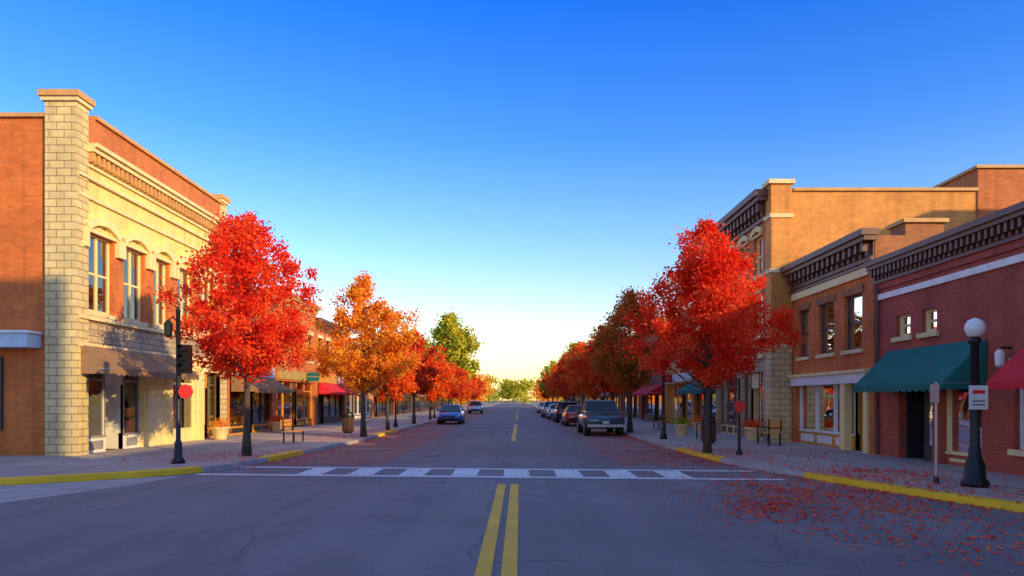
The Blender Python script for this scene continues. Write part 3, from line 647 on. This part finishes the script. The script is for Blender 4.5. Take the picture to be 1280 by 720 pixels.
def bin_(x,y):
    g=G('litter_bin',(x,y,H)); g.lathe('body','black',(x,y,H),[(.2,0),(.24,.05),(.27,.8),(.29,.82),(.29,.88),(.2,.9)],16); g.lathe('lid','black',(x,y,H+.9),[(.25,.02),(.24,.1),(.1,.2)],16)
    for i in range(16):
        a=i*math.pi/8; g.box('slats','browncor',x+.275*math.cos(a)-.02,x+.275*math.cos(a)+.02,y+.275*math.sin(a)-.02,y+.275*math.sin(a)+.02,H+.08,H+.78)
    g.done()
bin_(7.6,27.5); bin_(-8.3,36)
def planter(x,y,m,sd):
    g=G('flower_planter',(x,y,H)); g.lathe('pot','stone_p',(x,y,H),[(.22,0),(.24,.04),(.33,.45),(.37,.48),(.37,.54),(.3,.54)],16); e=g.done(('pot',))
    p=rng.normal(size=(700,3))*np.array([.2,.2,.13])+np.array([0,0,.62]); o=bpy.data.objects.new('flowers',leafmesh('flowers',p,.07,.05,m)); o.parent=e; COL.objects.link(o)
for x,y,m in ((9.9,29.2,'leaf_dred'),(8.0,33.5,'leaf_green'),(-12.3,30,'leaf_orange'),(-12.2,37,'leaf_redor'),(9.5,36,'leaf_redor')): planter(x,y,m,0)
def blade(sx,X,y,z,m):
    g=G('shop_sign',(X,y,z)); g.box('bracket','black',X,X+sx*.95,y-.015,y+.015,z+.62,z+.65); g.box('board',m,X+sx*.15,X+sx*.9,y-.03,y+.03,z,z+.55); g.box('board_trim','gold',X+sx*.2,X+sx*.85,y-.036,y-.031,z+.25,z+.30); g.done()
for a in ((1,XL,36,3.0,'browncor'),(1,XL,45,3.0,'teal'),(1,XL,53,3.0,'white'),(-1,XR,40,3,'wood'),(-1,XR,49,3,'redc'),(-1,XR,59,3,'cream'),(1,XL,64,3,'wood')): blade(*a)
# ------------------------------------------------------------ cars
def carpaint(n,c):
    m,nt,N,L,P=newmat(n); P.inputs['Base Color'].default_value=rgb(c); P.inputs['Metallic'].default_value=.35; P.inputs['Coat Weight'].default_value=1; P.inputs['Coat Roughness'].default_value=.04
    g=N.new('ShaderNodeNewGeometry'); nz=noise(N,L,g.outputs['Position'],3,2); r=ramp(N,[(.3,.25),(.7,.42)]); L.new(nz.outputs['Fac'],r.inputs[0]); L.new(r.outputs[0],P.inputs['Roughness']); return m
M['carglass']=mat('car_glass',(.015,.018,.02),.05,.1); M['taill']=mat('tail_light',(.7,.01,.01),.2,.1); M['headl']=mat('head_light',(.7,.72,.72),.1,.1); M['alloy']=mat('alloy_wheel',(.45,.45,.46),.3,.1,metal=.8); M['plate']=mat('number_plate',(.65,.65,.6),.5,.1)
for n,c in (('c_dark',(.025,.03,.04)),('c_teal',(.035,.09,.12)),('c_white',(.7,.7,.7)),('c_red',(.45,.02,.02)),('c_blue',(.03,.12,.40)),('c_silver',(.45,.46,.48)),('c_black',(.015,.015,.018))): M[n]=carpaint(n,c)
def car(x,y,col,kind='sedan',flip=False):
    g=G('parked_'+{'sedan':'car','suv':'suv','pickup':'pickup_truck'}[kind],(x,y,0)); f=-1 if flip else 1
    def T(a,b,z): return (x+a*f,y+b*f,z)
    if kind=='sedan': st=[(-2.32,.70,.42,.78),(-2.2,.84,.30,.93),(-1.9,.88,.26,1.0),(-1.3,.90,.22,1.02),(-.3,.91,.2,.98),(.9,.91,.2,.96),(1.7,.89,.22,.86),(2.1,.84,.26,.76),(2.3,.68,.34,.62)]; gb=(-1.85,1.15);gt=(-1.15,.15);bz=.98;tz=1.44;tw=.60;bw=.80;wy=1.38;wr=.32
    elif kind=='suv': st=[(-2.35,.76,.48,.95),(-2.25,.88,.36,1.08),(-1.8,.93,.32,1.12),(-.3,.94,.3,1.1),(1.0,.94,.3,1.08),(1.9,.92,.32,1.0),(2.25,.84,.36,.88),(2.38,.72,.42,.74)]; gb=(-2.2,1.2);gt=(-1.85,.45);bz=1.10;tz=1.66;tw=.68;bw=.86;wy=1.42;wr=.38
    else: st=[(-2.75,.85,.55,1.02),(-2.65,.92,.42,1.08),(-.8,.96,.38,1.10),(.5,.96,.38,1.10),(1.2,.96,.38,1.08),(2.3,.93,.4,1.02),(2.6,.86,.42,.92),(2.72,.76,.5,.8)]; gb=(-.95,1.35);gt=(-.7,.65);bz=1.09;tz=1.78;tw=.70;bw=.88;wy=1.75;wr=.41
    vs=[];fs=[];k=12
    for (b,w,z0,z1) in st:
        for a,zz in ((-.82,0),(-.97,.1),(-1.0,.42),(-.985,.72),(-.93,.92),(-.80,1.0),(.80,1.0),(.93,.92),(.985,.72),(1,.42),(.97,.1),(.82,0)): vs.append(T(a*w,b,z0+(z1-z0)*zz))
    for i in range(len(st)-1):
        for j in range(k): fs.append((i*k+j,i*k+(j+1)%k,(i+1)*k+(j+1)%k,(i+1)*k+j))
    fs+=[tuple(range(k))[::-1],tuple(range((len(st)-1)*k,len(st)*k))]
    g.mesh('body',col,vs,fs)
    def ring(b0,b1,w,z): return [T(-w,b0,z),T(w,b0,z),T(w,b1,z),T(-w,b1,z)]
    A=ring(gb[0],gb[1],bw,bz-.03); B=ring(gt[0],gt[1],tw,tz-.04)
    g.mesh('windows','carglass',A+B,[(0,1,5,4),(1,2,6,5),(2,3,7,6),(3,0,4,7)])
    R0=ring(gt[0]-.05,gt[1]+.05,tw+.03,tz-.05); R1=ring(gt[0]+.1,gt[1]-.12,tw-.1,tz+.02)
    g.mesh('roof',col,R0+R1,[(0,1,5,4),(1,2,6,5),(2,3,7,6),(3,0,4,7),(4,5,6,7)])
    for i in range(4): g.tube('pillars',col,[A[i],B[i]],[.05,.04],6)
    if kind=='pickup':
        for s in (-1,1):
            q=sorted([T(0,-2.6,0)[1],T(0,-1.0,0)[1]]); p=sorted([T(s*.80,0,0)[0],T(s*.94,0,0)[0]]); g.box('bed_rail',col,p[0],p[1],q[0],q[1],1.05,1.24)
        q=sorted([T(0,-2.7,0)[1],T(0,-2.6,0)[1]]); g.box('tailgate',col,x-.93,x+.93,q[0],q[1],.62,1.22); q=sorted([T(0,-2.715,0)[1],T(0,-2.702,0)[1]]); g.box('tailgate_handle','rubber',x-.14,x+.14,q[0],q[1],1.02,1.1)
        q=sorted([T(0,-2.86,0)[1],T(0,-2.72,0)[1]]); g.box('step_bumper','steel',x-.9,x+.9,q[0],q[1],.46,.60)
    for s in (-1,1):
        for q in ([.42,.45] if kind!='pickup' else [.45]):
            pa=T(s*(bw+.005),gb[0]+(gb[1]-gb[0])*q,bz-.03); pb=T(s*(tw+.01),gt[0]+(gt[1]-gt[0])*q,tz-.05); g.tube('pillars',col,[pa,pb],[.035,.03],6)
        if kind!='pickup': g.tube('pillars',col,[T(s*(bw+.004),gb[0]+.55,bz-.03),T(s*(tw+.01),gt[0]+.3,tz-.05)],[.04,.04],6)
        for b in (-wy,wy):
            w=st[3][1]
            g.tube('wheels','rubber',[T(s*(w-.22),b,wr),T(s*(w-.2),b,wr),T(s*(w-.01),b,wr),T(s*(w+.01),b,wr)],[wr*.9,wr,wr,wr*.93],20)
            g.tube('hubs','alloy',[T(s*(w),b,wr),T(s*(w+.018),b,wr)],[wr*.62,wr*.5],10)
            g.tube('wheel_arches','rubber',[T(s*(w-.3),b,wr+.02),T(s*(w+.004),b,wr+.02)],[wr*1.16,wr*1.16],20)
        rb=st[1][0]; rz=(st[1][2]+st[1][3])/2+.12
        p=sorted([T(s*.72,rb-.05,0)[0],T(s*.88,rb-.05,0)[0]]); q=sorted([T(0,rb-(.09 if kind=='pickup' else .075),0)[1],T(0,rb+.15,0)[1]]); g.box('tail_lights','taill',p[0],p[1],q[0],q[1],rz-.02,rz+.2)
        fb=st[-2][0]; q=sorted([T(0,fb-.15,0)[1],T(0,fb+.10,0)[1]]); p=sorted([T(s*.5,0,0)[0],T(s*.8,0,0)[0]]); fz=(st[-2][2]+st[-2][3])/2+.06; g.box('headlights','headl',p[0],p[1],q[0],q[1],fz,fz+.13)
        p=sorted([T(s*(bw+.06),0,0)[0],T(s*(bw+.24),0,0)[0]]); q=sorted([T(0,gb[1]-.45,0)[1],T(0,gb[1]-.35,0)[1]]); g.box('mirrors',col,p[0],p[1],q[0],q[1],bz,bz+.14)
    for b0,b1,zz,m in ((st[0][0]-.03,st[0][0]+.1,.5,'rubber'),(st[-1][0]-.1,st[-1][0]+.03,.42,'rubber')):
        q=sorted([T(0,b0,0)[1],T(0,b1,0)[1]]); g.box('bumpers',m,x-.68,x+.68,q[0],q[1],zz-.1,zz+.08)
    q=sorted([T(0,st[0][0]-.045,0)[1],T(0,st[0][0]-.032,0)[1]]); g.box('number_plate','plate',x-.16,x+.16,q[0],q[1],.64,.77)
    q=sorted([T(0,st[-1][0]+.0,0)[1],T(0,st[-1][0]+.02,0)[1]]); g.box('grille','rubber',x-.45,x+.45,q[0],q[1],.54,.64)
    g.done(('wheels','body'),.02)
car(4.6,37.6,'c_teal','pickup'); car(4.5,50,'c_red','sedan'); car(4.4,58,'c_dark','suv'); car(4.2,67,'c_white','sedan'); car(4.1,75,'c_silver','suv'); car(4.4,98,'c_white','sedan')
car(-4.6,54,'c_blue','sedan',True); car(-4.9,96,'c_silver','suv',True)
# ------------------------------------------------------------ light, sky, camera
el=math.radians(16); az=math.atan2(.78,-.62)
to=Vector((math.sin(az)*math.cos(el),math.cos(az)*math.cos(el),math.sin(el)))
sl=bpy.data.lights.new('sun','SUN'); sl.energy=5; sl.angle=math.radians(.5); sl.color=(1,.72,.30)
so=bpy.data.objects.new('sun',sl); so.rotation_euler=to.to_track_quat('Z','Y').to_euler(); so.location=(40,-40,40); COL.objects.link(so)
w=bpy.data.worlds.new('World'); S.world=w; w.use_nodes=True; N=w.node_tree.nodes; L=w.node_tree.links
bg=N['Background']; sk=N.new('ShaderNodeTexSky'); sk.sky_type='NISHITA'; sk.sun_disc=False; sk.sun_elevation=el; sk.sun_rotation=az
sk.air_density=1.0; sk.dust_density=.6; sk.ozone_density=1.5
tc=N.new('ShaderNodeTexCoord'); sp=N.new('ShaderNodeSeparateXYZ'); L.new(tc.outputs['Generated'],sp.inputs[0])
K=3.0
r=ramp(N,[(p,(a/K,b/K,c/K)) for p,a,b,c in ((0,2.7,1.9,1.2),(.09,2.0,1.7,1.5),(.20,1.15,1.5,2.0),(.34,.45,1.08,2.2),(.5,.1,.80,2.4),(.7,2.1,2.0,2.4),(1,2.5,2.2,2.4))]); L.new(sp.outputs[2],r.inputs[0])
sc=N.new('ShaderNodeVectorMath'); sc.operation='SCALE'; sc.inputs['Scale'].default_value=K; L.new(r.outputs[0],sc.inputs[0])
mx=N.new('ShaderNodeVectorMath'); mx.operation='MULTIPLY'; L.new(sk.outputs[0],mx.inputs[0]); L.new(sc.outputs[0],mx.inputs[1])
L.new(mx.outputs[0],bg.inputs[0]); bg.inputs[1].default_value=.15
cam=bpy.data.cameras.new('camera'); cam.lens=25; cam.sensor_width=36; cam.shift_y=140/1280; cam.clip_end=5000; cam.clip_start=.1
co=bpy.data.objects.new('camera',cam); co.location=(0,0,1.8); co.rotation_euler=(math.pi/2,0,0); COL.objects.link(co); S.camera=co
